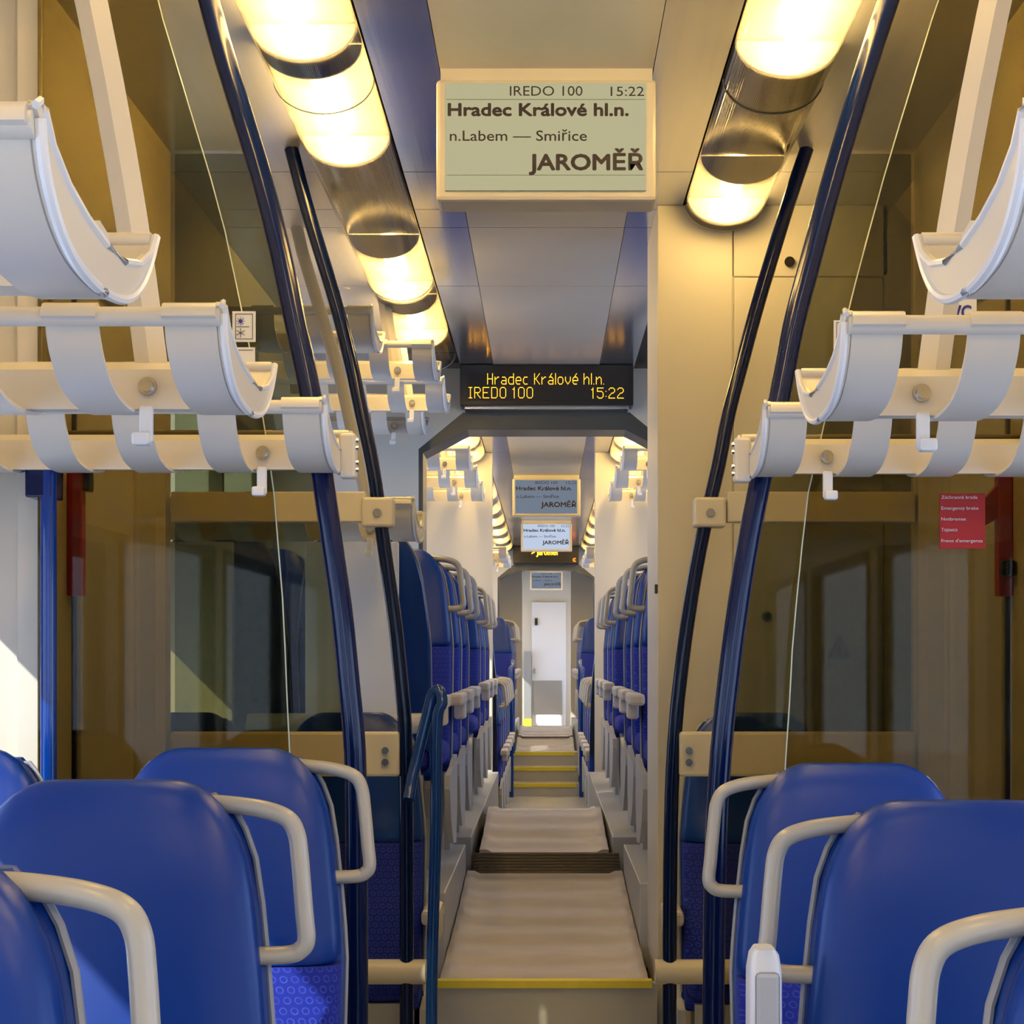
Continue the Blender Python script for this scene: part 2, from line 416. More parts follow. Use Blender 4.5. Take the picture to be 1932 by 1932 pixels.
# partition behind the left screen, at the edge of the raised floor
YC = 5.38
XP = [(1.456, .73), (1.385, .715), (.938, .58), (.536, .495), (.10, .433), (-.179, .405), (-.5, .40), (-1.40, .40)]
def xprof(z, tbl):
    for (z0, x0), (z1, x1) in zip(tbl, tbl[1:]):
        if z <= z0 and z >= z1:
            t = (z0-z)/(z0-z1); return x0+(x1-x0)*t
    return tbl[0][1] if z > tbl[0][0] else tbl[-1][1]
pt = thing('partition', 'low cream partition behind the left glass screen at the foot of the raised seats', 'partition', (-.8, YC, 0))
def loc(b, name, m, par, smooth=False):   # geometry given in world coordinates, parented to an Empty
    o = b.done(name, m, par, smooth); o.matrix_parent_inverse = Matrix.Translation(-par.location); return o
b = B(); b.box(-.815, -.50, YC-.01, YC+.02, 0, 1.79, .004); loc(b, 'panel', 'white', pt)
b = B(); b.box(-1.33, -1.06, YC-.01, YC+.02, 0, 1.79, .004); loc(b, 'panel', 'white', pt)
b = B(); b.box(-1.33, -.50, YC-.012, YC+.022, .0, .9, .003); loc(b, 'panel', 'white', pt)
strip = [(-(xprof(z, XP)+.115), YC, CAMZ+z) for z in [1.456-.09*i for i in range(0, 13)]]
b = B(); b.tube(sm(strip, 2), .021, 8, ry=.012); loc(b, 'edge_post', 'cream', pt, True)
b = B(); b.tube([(-1.0, YC-.05, 1.178), (-.40, YC-.05, 1.178)], .035, 14); loc(b, 'rail', 'cream', pt, True)
lg = text_mesh('logo', 'ČD', -1.222, -1.205, 1.232, 1.244, YC-.0115, 'ink', None, 0)
if lg: lg.parent = pt; lg.matrix_parent_inverse = Matrix.Translation(-pt.location)

# ------------------------------------------------------------------ glass screens
XL = XP
XR = [(1.456, .745), (1.385, .719), (1.04, .613), (.938, .585), (.71, .524), (.536, .490), (.324, .44), (.045, .395), (-.179, .37), (-.40, .358), (-.77, .352), (-1.40, .352)]
def screen(sx, y, label, tbl, kind, full=True):
    t = thing('glass_screen', label, 'glass screen', (sx*.5, y, 0), 'curved glass screens at the doorways')
    zz = [1.456, 1.3, 1.15, 1.0, .85, .7, .55, .4, .25, .1, -.05, -.2, -.4, -.7, -1.0, -1.4]
    P = [(sx*xprof(z, tbl), y, CAMZ+z) for z in zz]
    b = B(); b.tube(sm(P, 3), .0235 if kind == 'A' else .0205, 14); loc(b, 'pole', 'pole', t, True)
    xo = 1.07 if sx < 0 else 1.05
    def pane(off, yy, z0, name, m):
        b = B(); rings = []
        edge_x = lambda z: xprof(z, tbl)+off+(.030*min(1, max(0, (.35-z)/.5)) if off > .1 else 0)
        zs2 = [1.45-(1.45-z0)*i/24 for i in range(25)]
        for z in zs2:
            xi = edge_x(z)
            xi = min(xi, xo-.005)
            rings.append([(sx*xi, yy, CAMZ+z), (sx*xo, yy, CAMZ+z), (sx*xo, yy+.005, CAMZ+z), (sx*xi, yy+.005, CAMZ+z)])
        b.loft(rings); loc(b, name, m, t)
        b = B(); b.tube([(sx*min(edge_x(z), xo-.005), yy, CAMZ+z) for z in zs2], .0015, 6); loc(b, 'pane_edge', 'edge', t, True)
    if kind == 'A':
        pane(.012, y+.016, -1.2, 'tinted_pane', 'tint')
        pane(.105, y-.016, -1.2, 'smoked_pane', 'smoke')
    else:
        pane(.125, y+.03, -.30, 'tinted_pane', 'grey_tint')
        b = B(); e = sx
        b.box(e*.515, e*xo, y-.022, y+.022, CAMZ+.385, CAMZ+.472, .004); loc(b, 'upper_rail', 'cream', t)
        b = B(); b.box(e*(xprof(.43, tbl)-.045), e*(xprof(.43, tbl)+.045), y-.04, y+.03, CAMZ+.37, CAMZ+.455, .008); br = loc(b, 'bracket', 'cream', t)
        b = B(); b.cyl((e*xprof(.43, tbl), y-.042, CAMZ+.41), 'y', .012, .008); bb = b.done('bolt', 'steel', br, True)
        bb.matrix_parent_inverse = Matrix.Identity(4)
        b = B(); b.box(e*(.418 if sx < 0 else .378), e*xo, y-.03, y+.0-.022+.02, CAMZ-.34, CAMZ-.212, .008); rl = loc(b, 'lower_panel', 'cream', t)
        for zz2 in (-.265, -.298):
            b = B(); b.cyl((e*(.458 if sx < 0 else .405), y-.034, CAMZ+zz2), 'y', .010, .01); s_ = b.done('screw', 'steel', rl, True)
        b = B(); b.tube([(e*(.345 if sx < 0 else .31), y, .50), (e*xo, y, .50)], .036, 16); loc(b, 'bottom_rail', 'cream', t, True)
    return t
screen(-1, YA, 'left glass screen nearest the camera, navy curved pole and smoked pane behind the blue seats', XL, 'A')
screen(1, YA, 'right glass screen nearest the camera, navy curved pole and smoked pane beside the red sticker', XR, 'A')
screen(-1, YB, 'left screen across the doorway, navy pole clamped by a cream bolted bracket and panel', XL, 'B')
screen(1, YB, 'right screen across the doorway, navy pole before the cream cupboard with panel and rail', XR, 'B')
screen(-1, 12.2, 'small distant left screen beyond the first bulkhead with dark pole', XL, 'A')
screen(1, 12.2, 'small distant right screen beyond the first bulkhead with dark pole', XR, 'A')

# ------------------------------------------------------------------ seats
def yc(z): return -.17*max(0, (1.23-z)/.8)
def supring(w, t, cy_, z, n=28, e=3.2):
    r = []
    for k in range(n):
        a = 2*PI*k/n; c, s_ = math.cos(a), math.sin(a)
        r.append((w*math.copysign(abs(c)**(2/e), c), cy_+t*math.copysign(abs(s_)**(2/e), s_), z))
    return r
def wback(z):
    if z < .84: return .228
    t = (z-.84)/.39
    return .228-.052*t**1.3
def make_seat(name, side, cl=.56, handle=True):
    """a seat facing -Y; side = the local side that carries handle and armrest; cl = cushion length"""
    root = bpy.data.objects.new(name, None); COL.objects.link(root)
    b = B(); rings = []
    zs = [.845, .85, .862, .90, .96, 1.02, 1.08, 1.12, 1.15, 1.175, 1.195, 1.21, 1.222, 1.228, 1.23]
    for z in zs:
        w = wback(z); t = .046
        if z > 1.08:
            q = (z-1.08)/.151; f = (1-q**2.3)**(1/2.3) if q < 1 else 0
            w = w*(.42+.58*f); t = t*(.28+.72*f)
        if z < .862:
            f = {0: .93, 1: .975}[zs.index(z)]; w *= f; t *= f*.95
        rings.append(supring(w, t, yc(z), z))
    b.loft(rings); b.done('head_shell', 'vinyl', root, True)
    b = B(); rings = []
    for z, f in ((.36, .7), (.37, .93), (.40, 1), (.5, 1), (.6, 1), (.7, 1), (.8, 1), (.832, .99), (.842, .95)):
        rings.append(supring(.226*(.96+.04*f if f < 1 else 1), .043*f, yc(z), z, e=4.5))
    b.loft(rings); b.done('fabric_back', 'fab', root, True)
    # back shell with its light edge behind the pads
    b = B(); rings = []
    for z in [.38, .5, .7, .845, .95, 1.05, 1.10, 1.14, 1.17, 1.195, 1.21]:
        w = wback(z)+.004; t = .022
        if z > 1.08:
            q = (z-1.08)/.151; f = (1-q**2.3)**(1/2.3) if q < 1 else 0; w = w*(.42+.58*f)-.004
        rings.append(supring(w, t, yc(z)+.045, z, 24, 3))
    b.loft(rings); b.done('back_shell', 'vinyl', root, True)
    pts = []
    for z in [.40, .6, .845, .9, .98, 1.06, 1.12, 1.16, 1.185, 1.20]:
        w = wback(z)
        if z > 1.08:
            q = (z-1.08)/.151; f = (1-q**2.3)**(1/2.3); w = w*(.42+.58*f)
        pts.append((w+.003, yc(z)+.040, z))
    b = B(); b.tube(pts+[(-p[0], p[1], p[2]) for p in reversed(pts)], .0045, 6); b.done('piping', 'pipe', root, True)
    b = B(); rings = []
    for y_, w, h in ((-.08, .2, .03), (-.10, .222, .05), (-.2, .226, .055), (-cl+.14, .226, .055), (-cl+.04, .222, .052), (-cl+.01, .21, .04), (-cl, .19, .02)):
        rings.append([(p[0], y_, .44+p[1]) for p in supring(w, h, 0, 0, 24, 4)])
    b.loft(rings); b.done('cushion', 'fab', root, True)
    b = B(); b.prism([(-.08, .385), (-cl+.03, .385), (-cl+.05, .32), (-cl*.7, .20), (-cl*.6, .0), (-.12, .0), (-.10, .20)], 'x', -.20, .20)
    b.done('base', 'grey', root)
    b = B(); b.prism([(-.08, .42), (-cl*.5, .385), (-cl+.02, .37), (-cl+.01, .32), (-cl+.08, .20), (-cl*.6, .10), (-.14, .08), (-.08, .22)], 'x', side*.229, side*.250)
    b.done('side_cover', 'grey', root)
    if handle is not None and handle != 2:
        b = B(); b.box(side*.236, side*.292, -.14-cl*.55, -.10, .62, .665, .012); b.box(side*.242, side*.286, -.17, -.06, .56, .66, .01)
        b.done('armrest', 'cream', root)
    P = [(.11, 0.03, 1.196), (.155, 0.024, 1.194), (.205, .016, 1.188), (.238, .014, 1.176), (.252, .012, 1.155), (.258, .006, 1.12), (.266, -.008, 1.05), (.270, -.014, 1.012), (.262, -.016, .998), (.245, -.018, .992), (.195, -.03, .992)]
    P = [(side*p[0], p[1], p[2]) for p in P]
    if handle: b = B(); b.tube(sm(P, 6), .0125, 20, ry=.016); b.done('grab_handle', 'handle', root, True)
    return root
PROTO = {}
def seat(x, y, z, side, label, group, away=False, cl=.56, handle=True):
    key = (side, cl, handle)
    if key in PROTO: o = copytree(PROTO[key])
    else: o = PROTO[key] = make_seat('train_seat', side, cl, handle)
    o.location = (x, y, z); o.rotation_euler = (0, 0, PI if away else 0)
    tag(o, label, 'seat', group); return o
gn = 'blue seats in the near section'
seat(-.615, 1.40, 0, 1, 'blue seat in the bottom left corner of the picture, nearest on the left', gn)
seat(-.600, 2.20, 0, 1, 'large blue seat second from the camera on the left, handle overlapping the seat ahead', gn)
seat(-.600, 2.98, 0, 1, 'left aisle seat directly before the near glass screen, ring fabric showing below', gn)
seat(-1.13, 2.98, 0, 1, 'window seat at the left edge beside the blue upright pole', gn, handle=None)
seat(.59, 1.40, -.03, -1, 'blue seat in the bottom right corner of the picture, nearest on the right', gn)
R2 = seat(.575, 2.22, -.03, -1, 'large blue seat second from the camera on the right, upright armrest at its side', gn, handle=2)
seat(.575, 3.0, -.03, -1, 'right aisle seat directly before the near glass screen, below its cream side panel', gn)
gn = 'low seats behind the doorway screens'
seat(-.600, 4.90, 0, 1, 'low aisle seat behind the doorway screen on the left', gn, False, .27, False)
seat(-1.13, 4.90, 0, 1, 'low window seat behind the doorway screen on the left', gn, False, .27, None)
seat(.634, 4.88, 0, -1, 'shaded blue seat between the right screen pole and the cupboard', gn, False, .27, False)
words = ['first', 'second', 'third', 'fourth', 'fifth', 'sixth', 'seventh']
seat(-.635, 5.50, .60, -1, 'dark blue raised seat with its back right against the cream partition', 'raised seats on the left', True, .22, False)
seat(-1.13, 5.50, .60, -1, 'raised window seat behind the gap of the cream partition', 'raised window seats on the left', True, .22, None)
for sd, sx, x in (('left', 1, -.60), ('right', -1, .60)):
    for i, y in enumerate([6.32, 6.95, 7.6, 8.92, 9.6, 10.28]):
        seat(x, y, .60, sx, '%s blue aisle seat with cream handle in the raised %s block' % (words[i], sd), 'raised seats on the %s' % sd)
        if i < 2 and sd == 'left':
            seat(-1.13, y, .60, sx, 'window seat beside the %s raised left handled seat' % words[i], 'raised window seats on the left', handle=None)
for sd, sx, x in (('left', 1, -.60), ('right', -1, .60)):
    for i, y in enumerate([13.0, 13.7, 14.4, 15.1, 15.75]):
        seat(x, y, 0, sx, '%s small low seat on the %s beyond the cross wall' % (words[i], sd), 'distant low seats on the %s' % sd)
    for i, y in enumerate([17.3, 18.0, 18.7, 19.4]):
        seat(x, y, .60, sx, '%s tiny raised seat on the %s beyond the far yellow steps' % (words[i], sd), 'distant raised seats on the %s' % sd)
# upright folded armrest
b = B(); rings = []
for z, w in ((.55, .021), (.90, .0225), (1.00, .022), (1.022, .019), (1.03, .013)):
    rings.append([(p[0]-.284, p[1], p[2]) for p in supring(w, .035 if z < 1.02 else .025, -.09, z+.012, 20, 4)])
b.loft(rings); a = b.done('folded_armrest', 'white', R2, True); a['label'] = 'light grey armrest folded upright'
b = B(); b.box(-.300, -.268, -.131, -.122, .90, 1.015, .006); b.done('pad', 'grey', a)

# ------------------------------------------------------------------ luggage racks
PROF0 = [(0, 0), (.006, -.03), (.022, -.062), (.055, -.095), (.10, -.116), (.16, -.125), (.22, -.124), (.28, -.112), (.33, -.087), (.375, -.045), (.41, .005)]
PROF = [(a, c*.84 if c < 0 else c) for a, c in PROF0]
def make_rack(xin, xout, sx, bolts=True, strut=True, clamp=False, hook=True, ztop=None):
    """geometry relative to the front rim at the aisle end; xin/xout absolute |x|"""
    root = bpy.data.objects.new('luggage_rack', None); COL.objects.link(root)
    X = lambda a: sx*(a-xin)
    cur = sm([(0, p[0], p[1]) for p in PROF], 3)
    # slats
    b = B(); x = xin+.004; first = True
    while x < xout-.02:
        w = .073; a, c = X(x), X(min(x+w, xout))
        ring = []
        top = [(p.y, p.z) for p in cur]
        # wrap over the front rod
        wrap = [(.0+.019*math.cos(t), -.004+.019*math.sin(t)) for t in [PI*.1, PI*.3, PI*.5, PI*.7, PI*.9, PI*1.05]]
        outer = wrap+[(p[0], p[1]) for p in top[2:]]
        inner = [(p[0]+.003, p[1]+.006) for p in reversed(top[2:])]+[(.013*math.cos(t), -.004+.013*math.sin(t)) for t in [PI*1.0, PI*.7, PI*.5, PI*.3, PI*.1]]
        for q0 in (a,):
            b.loft([[(a, p[0], p[1]) for p in outer+inner], [(c, p[0], p[1]) for p in outer+inner]])
        x += .163
    b.done('slatted_cradle', 'cream', root, True)
    b = B(); b.tube([(X(xin), 0, -.004), (X(xout), 0, -.004)], .0135, 12); b.done('front_rod', 'cream', root, True)
    b = B(); b.tube([(X(xin), .405, 0), (X(xout), .405, 0)], .009, 10); b.done('rear_rod', 'cream', root, True)
    b = B(); b.prism([(.195, -.100), (.265, -.094), (.27, -.03), (.235, -.024), (.20, -.040)], 'x', X(xin+.01), X(xout)); bm_ = b.done('beam', 'cream', root)
    # end cap : crescent plate with rolled rim
    lo = [(p.y, p.z) for p in cur]
    up = [(.41, .005), (.385, -.02), (.34, -.042), (.28, -.055), (.21, -.055), (.14, -.047), (.08, -.033), (.035, -.012), (.012, .012), (0, .016), (-.012, .008)]
    b = B(); b.prism(lo+up, 'x', X(xin-.004), X(xin+.006))
    b.done('end_cap', 'cream', root)
    b = B(); b.tube([(X(xin-.004), p.y, p.z) for p in cur], .0055, 8); b.tube([(X(xin-.004), p[0], p[1]) for p in up], .004, 6)
    b.done('end_rim', 'white', root, True)
    if bolts:
        for k, xb in enumerate((xin+.148, xout-.14)):
            b = B(); b.cyl((X(xb), .195, -.066), 'y', .0135, .008, 18); b.cyl((X(xb), .189, -.066), 'y', .0095, .012, 18); bo = b.done('bolt', 'steel', bm_, True)
            b = B(); b.cyl((X(xb), .1825, -.066), 'y', .0045, .002, 6); b.done('socket', 'ink', bo) if False else b.bm.free()
    if strut:
        b = B(); P = [(X(.605), .27, -.03), (X(.638), .27, .21), (X(.697), .27, .53), (X(.80), .27, strut)]
        b.tube(sm(P, 3), .025, 4, ry=.012); b.done('strut', 'cream', root)
    if hook:
        b = B(); b.box(X(xin+.150-.010), X(xin+.150+.010), .19, .20, -.150, -.095, .003); b.box(X(xin+.142), X(xin+.168), .175, .2, -.155, -.136, .004); b.done('coat_hook', 'white', root)
    if clamp:
        b = B(); b.box(X(xin-.035), X(xin+.0), .235, .275, -.112, -.02, .006); cl = b.done('clamp', 'cream', root)
        for zz in (-.095, -.08, -.05, -.035): 
            b = B(); b.cyl((X(xin-.037), .245, zz), 'x', .005, .006, 8); b.done('screw', 'steel', cl, True)
    return root
RZ = CAMZ+.469
def place(o, x, y, z, label, group):
    o.location = (x, y, z); tag(o, label, 'luggage rack', group)
    return o
G = 'luggage racks over the near seats'
xl, xr = .445, .422
r1 = make_rack(xl, 1.36, -1, strut=CEIL-RZ); place(r1, -xl, 1.385, RZ, 'largest and nearest white luggage rack in the upper left corner', G)
place(copytree(r1), -xl, 2.17, RZ, 'white slatted luggage rack at left hanging from a cream strut, middle of three', G)
place(make_rack(xl-.018, 1.36, -1, strut=False, clamp=True), -(xl-.018), 3.03, RZ+.012, 'lowest left luggage rack clamped to the near navy pole', G)
r2 = make_rack(xr, 1.36, 1, strut=CEIL-RZ); place(r2, xr, 1.385, RZ, 'largest and nearest white luggage rack in the upper right corner', G)
place(copytree(r2), xr-.005, 2.2, RZ-.005, 'white slatted luggage rack at right hanging from a cream strut, middle of three', G)
place(make_rack(xr+.002, 1.36, 1, strut=False, clamp=True), xr+.002, 3.05, RZ+.006, 'lowest right luggage rack clamped to the near navy pole', G)
place(make_rack(.43, 1.36, -1, strut=False, bolts=True), -.405, 4.80, RZ, 'rack seen behind the left doorway bracket over the low seats', 'rack behind the doorway')
RH = CAMZ+1.185; XO = 1.29
G = 'luggage racks over the raised seats on the left'
r3 = make_rack(.432, XO, -1, strut=CEIL-RH-.0)
place(make_rack(.60, XO, -1, strut=False), -.60, 5.42, RH, 'shaded short rack highest on the left behind the second navy pole', G)
place(r3, -.432, 6.0, RH, 'brightly lit rack second from the top left of the lit sign', G)
place(copytree(r3), -.443, 6.8, RH, 'lit rack just left of the amber sign, second from bottom', G)
place(make_rack(.59, XO, -1, strut=False), -.59, 7.5, RH, 'dull rack against the bulkhead, lowest of the raised left racks', G)
for i, y in enumerate((9.0, 9.95, 10.8)):
    place(copytree(r3), -.44, y, RH, '%s small rack on the left seen through the octagonal portal' % words[i], 'left racks beyond the portal')
r4 = make_rack(.44, XO, 1, strut=CEIL-RH); place(r4, .44, 9.0, RH, 'first small rack on the right seen through the octagonal portal', 'right racks beyond the portal')
for i, y in enumerate((9.95, 10.8)):
    place(copytree(r4), .44, y, RH, '%s small rack on the right seen through the octagonal portal' % words[i+1], 'right racks beyond the portal')
for i, y in enumerate((17.2, 18.1, 19.0)):
    place(copytree(r3), -.44, y, RH, '%s tiny rack at far left beyond the cross wall' % words[i], 'far racks on the left')
    place(copytree(r4), .44, y, RH, '%s tiny rack at far right beyond the cross wall' % words[i], 'far racks on the right')

# ------------------------------------------------------------------ ceiling lamps
def lamp(x, w, y0, y1, segs, label, group):
    t = thing('ceiling_lamp', label, 'ceiling lamp', (x, y0, CEIL), group)
    b = B(); rings = []; n = 18; h = .085
    for y in (y0, y1):
        rings.append([(x+w*math.cos(PI+PI*k/n), y, CEIL-.003+h*math.sin(PI+PI*k/n)) for k in range(n+1)])
    b.loft(rings, close=False, cap=False)
    loc(b, 'reeded_cover', 'lens', t, True)
    b = B(); b.prism([(x+w*math.cos(PI+PI*k/n), CEIL-.003+h*math.sin(PI+PI*k/n)) for k in range(n+1)], 'y', y1, y1+.012)
    loc(b, 'end_cap', 'cream', t)
    b = B(); b.box(x-w, x+w, y0, y1, CEIL+.002, CEIL+.006); loc(b, 'reflector', 'tubecap', t)
    for a, c in segs:
        b = B(); b.tube([(x, a, CEIL-.035), (x, c, CEIL-.035)], .020, 12); loc(b, 'lamp_tube', 'tube', t, True)
    for a, c in segs:
        for ye in (a-.04, c+.04):
            b = B(); b.prism([(x+(w-.004)*math.cos(PI+PI*k/n), CEIL-.001+(h-.004)*math.sin(PI+PI*k/n)) for k in range(n+1)], 'y', ye-.004, ye+.004); loc(b, 'divider', 'cream', t)
    for y in [y0+1.0+2.1*i for i in range(int((y1-y0)/2.1)+1)]:
        if y < y1:
            jb = B(); jb.tube([(x+(w+.001)*math.cos(PI+PI*k/n), y, CEIL-.003+(h+.001)*math.sin(PI+PI*k/n)) for k in range(n+1)], .0022, 6)
            loc(jb, 'joint_ring', 'frame', t, True)
    return t
lamp(-.56, .125, -1.2, 7.6, [(-1.0, -.2), (.4, 1.2), (2.1, 2.7), (3.0, 3.62), (3.82, 4.40), (5.52, 6.12), (6.42, 7.02)], 'long warm ceiling lamp on the left with reeded clear cover', 'long reeded ceiling lamps')
lamp(.57, .125, -1.2, 5.10, [(-1.0, -.2), (.4, 1.2), (2.1, 2.7), (3.0, 3.72), (4.66, 5.0)], 'warm ceiling lamp on the right ending at the cupboard wall', 'long reeded ceiling lamps')
lamp(-.56, .125, 8.3, 11.28, [(8.6, 9.3), (9.8, 10.5), (10.7, 11.2)], 'left ceiling lamp glimpsed through the octagonal portal', 'lamps beyond the portal')
lamp(.57, .125, 8.3, 11.28, [(8.6, 9.3), (9.8, 10.5), (10.7, 11.2)], 'right ceiling lamp glimpsed through the octagonal portal', 'lamps beyond the portal')
lamp(-.56, .125, 11.6, 20.9, [(12+1.3*i, 12.7+1.3*i) for i in range(7)], 'distant left ceiling lamp beyond the cross wall', 'distant ceiling lamps')
lamp(.57, .125, 11.6, 20.9, [(12+1.3*i, 12.7+1.3*i) for i in range(7)], 'distant right ceiling lamp beyond the cross wall', 'distant ceiling lamps')
for sx in (-1, 1):
    lamp(sx*.56, .125, 22.2, 27.2, [(22.5+1.5*i, 23.3+1.5*i) for i in range(3)], 'farthest ceiling lamp on the %s by the end door' % ('left' if sx < 0 else 'right'), 'farthest ceiling lamps')

# ------------------------------------------------------------------ information monitors
def monitor(y, label, lcd, full=True, depth=.11):
    """front face at y; hangs from the ceiling"""
    t = thing('information_monitor', label, 'monitor', (0, y, CEIL), 'passenger information monitors')
    w0, w1, zt, zb = -.272, .272, CEIL, CEIL-.330
    k = .0
    b = B(); b.box(w0, w1, y, y+depth, zb, zt-.03, .010); b.box(w0+.01, w1-.01, y+.012, y+depth, zt-.032, zt)
    loc(b, 'housing', 'cream', t)
    s = 3.92/3000
    def px(p): return (p-1031)*s
    def pz(p): return CAMZ+(1240-p)*s
    sc = B(); sc.box(px(840), px(1219), y-.0015, y+.003, pz(361), pz(157)); scr = loc(sc, 'screen', lcd, t)
    b = B(); yy = y-.0035
    def tx(name, st, a, c, bl, tp, m, bold=0):
        o = text_mesh(name, st, px(a), px(c), pz(bl), pz(tp), yy, m, None, bold)
        if o: o.parent = scr
    tx('lettering', 'IREDO 100', 962, 1099, 181.5, 163, 'ink', 0)
    tx('lettering', '15:22', 1152, 1215, 182, 164, 'ink', 0)
    tx('lettering', 'Hradec Králové hl.n.', 846, 1185, 219, 196, 'ink', .0016)
    tx('lettering', 'n.Labem — Smiřice', 849, 1107, 266.5, 247, 'ink', .0003)
    tx('lettering', 'JAROMĚŘ', 999, 1212, 321, 292, 'ink', .0019)
    if full:
        b = B()
        for zz in (188.5, 331): b.box(px(842), px(1217), yy, yy+.001, pz(zz)-.0005, pz(zz)+.0005)
        b.box(px(840), px(1219), yy, yy+.001, pz(361.5), pz(360))
        b.done('rule_lines', 'frame', scr)
    return t
monitor(3.92, 'large information monitor on the ceiling, nearest and fully readable', 'lcd')
monitor(12.7, 'grey-blue information monitor seen through the portal, second from the camera', 'lcdb', False)
m3 = monitor(16.9, 'bright bluish-white information monitor hanging before the far amber sign', 'lcdw', False)
monitor(26.6, 'smallest information monitor above the white end door', 'lcdb', False)
for o in list(m3.children): pass
m3.scale = (1, 1, 1)

# ------------------------------------------------------------------ LED sign
FONT = {
'H': ["1...1","1...1","1...1","11111","1...1","1...1","1...1"], 'r': ["....","....","1.11","11..","1...","1...","1..."],
'a': [".....",".....",".111.","....1",".1111","1...1",".1111"], 'd': ["....1","....1",".1111","1...1","1...1","1...1",".1111"],
'e': [".....",".....",".111.","1...1","11111","1....",".111."], 'c': [".....",".....",".111.","1....","1....","1....",".111."],
'K': ["1...1","1..1.","1.1..","11...","1.1..","1..1.","1...1"], 'á': ["...1.","..1..",".111.","....1",".1111","1...1",".1111"],
'l': ["1","1","1","1","1","1","1"], 'o': [".....",".....",".111.","1...1","1...1","1...1",".111."],
'v': [".....",".....","1...1","1...1","1...1",".1.1.","..1.."], 'é': ["...1.","..1..",".111.","1...1","11111","1....",".111."],
'h': ["1....","1....","1.11.","11..1","1...1","1...1","1...1"], '.': [".",".",".",".",".",".","1"],
'n': [".....",".....","1.11.","11..1","1...1","1...1","1...1"], 'I': ["111",".1.",".1.",".1.",".1.",".1.","111"],
'R': ["1111.","1...1","1...1","1111.","1.1..","1..1.","1...1"], 'E': ["11111","1....","1....","1111.","1....","1....","11111"],
'D': ["1111.","1...1","1...1","1...1","1...1","1...1","1111."], 'O': [".111.","1...1","1...1","1...1","1...1","1...1",".111."],
'1': [".1.","11.",".1.",".1.",".1.",".1.",".1."], '0': [".111.","1...1","1...1","1...1","1...1","1...1",".111."],
':': [".",".","1",".",".","1","."], '5': ["11111","1....","1111.","....1","....1","1...1",".111."],
'2': [".111.","1...1","....1","..11.",".1...","1....","11111"], ' ': ["..","..","..","..","..","..",".."]}
def dots(text, x0, x1, z0, z1, y, name, par):
    cells = set(); cx = 0
    for ch in text:
        g = FONT[ch]
        for r, row in enumerate(g):
            for c, v in enumerate(row):
                if v == '1': cells.add((cx+c, 6-r))
        cx += len(g[0])+1
    tot = cx-2
    b = B(); P = set()
    for (c, r) in cells:
        P.add((c*2, r*2))
        for dx, dy in ((1, 0), (0, 1)):
            if (c+dx, r+dy) in cells: P.add((c*2+dx, r*2+dy))
        for dx, dy in ((1, 1), (-1, 1)):
            if (c+dx, r+dy) in cells and (c+dx, r) not in cells and (c, r+dy) not in cells: P.add((c*2+dx, r*2+dy))
    sx_ = (x1-x0)/(2*tot); sz = (z1-z0)/12; rr = .0017
    for (c, r) in P:
        X, Z = x0+c*sx_, z0+r*sz
        vs = [b.bm.verts.new((X+rr*math.cos(k*PI/3), y, Z+rr*1.15*math.sin(k*PI/3))) for k in range(6)]
        b.bm.faces.new(vs)
    return loc(b, name, 'amber', par)
s = 7.9/3000
def px(p): return (p-1031)*s
def pz(p): return CAMZ+(1240-p)*s
t = thing('led_sign', 'amber dot-matrix destination sign over the octagonal portal', 'display sign', (0, 7.9, 2.7))
b = B(); b.box(px(868), px(1195), 7.9, 8.02, pz(765), CEIL-.002, .003); loc(b, 'housing', 'blackp', t)
b = B(); b.box(px(884), px(1180), 7.896, 7.902, pz(755), pz(702)); w_ = loc(b, 'display_panel', 'rubber', t)
dots('Hradec Králové hl.n.', px(920), px(1139), pz(725), pz(705.5), 7.893, 'lettering', t)
dots('IREDO 100', px(885), px(1005), pz(751), pz(731.5), 7.893, 'lettering', t)
dots('15:22', px(1116), px(1176), pz(751.5), pz(732.5), 7.893, 'lettering', t)
s = 20.85/3000
t = thing('led_sign', 'far black destination sign half hidden behind the bright monitor', 'display sign', (0, 20.85, 2.7))
b = B(); b.box(px(968), px(1092), 20.85, 20.98, pz(1063), CEIL-.002, .003); loc(b, 'housing', 'blackp', t)
o = text_mesh('lettering', '> Jaroměř', px(1003), px(1054), pz(1047), pz(1036), 20.84, 'amber', t, .003)
if o: o.matrix_parent_inverse = Matrix.Translation(-t.location)
o = text_mesh('lettering', 'c', px(1081), px(1086), pz(1059.5), pz(1050), 20.84, 'orangeled', t, .003)
if o: o.matrix_parent_inverse = Matrix.Translation(-t.location)

# ------------------------------------------------------------------ hand rails
t = thing('hand_rail', 'bright blue bent hand rail beside the yellow-edged step', 'hand rail', (-.33, 4.9, 0))
yh = 4.50
b = B(); b.tube(sm([(-.326, yh, 0), (-.324, yh, .5), (-.313, yh, .90), (-.310, yh, 1.21), (-.296, yh, 1.27), (-.304, yh+.01, 1.305), (-.322, yh+.02, 1.295), (-.335, yh+.02, 1.25), (-.375, yh+.0, 1.08), (-.388, yh-.03, 1.0)], 5), .0165, 12)
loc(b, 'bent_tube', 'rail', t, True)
t = thing('grab_pole', 'upright sunlit blue grab pole at the left edge by the entrance door', 'grab pole', (-1.03, 3.29, 0))
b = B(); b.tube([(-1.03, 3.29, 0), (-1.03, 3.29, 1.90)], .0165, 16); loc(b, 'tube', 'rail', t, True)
b = B(); b.box(-1.075, -1.02, 3.275, 3.36, 1.73, 1.79, .004); loc(b, 'bracket', 'pole', t)
t = thing('grab_pole', 'navy grab pole at the extreme right edge by the entrance door', 'grab pole', (1.005, 3.29, 0))
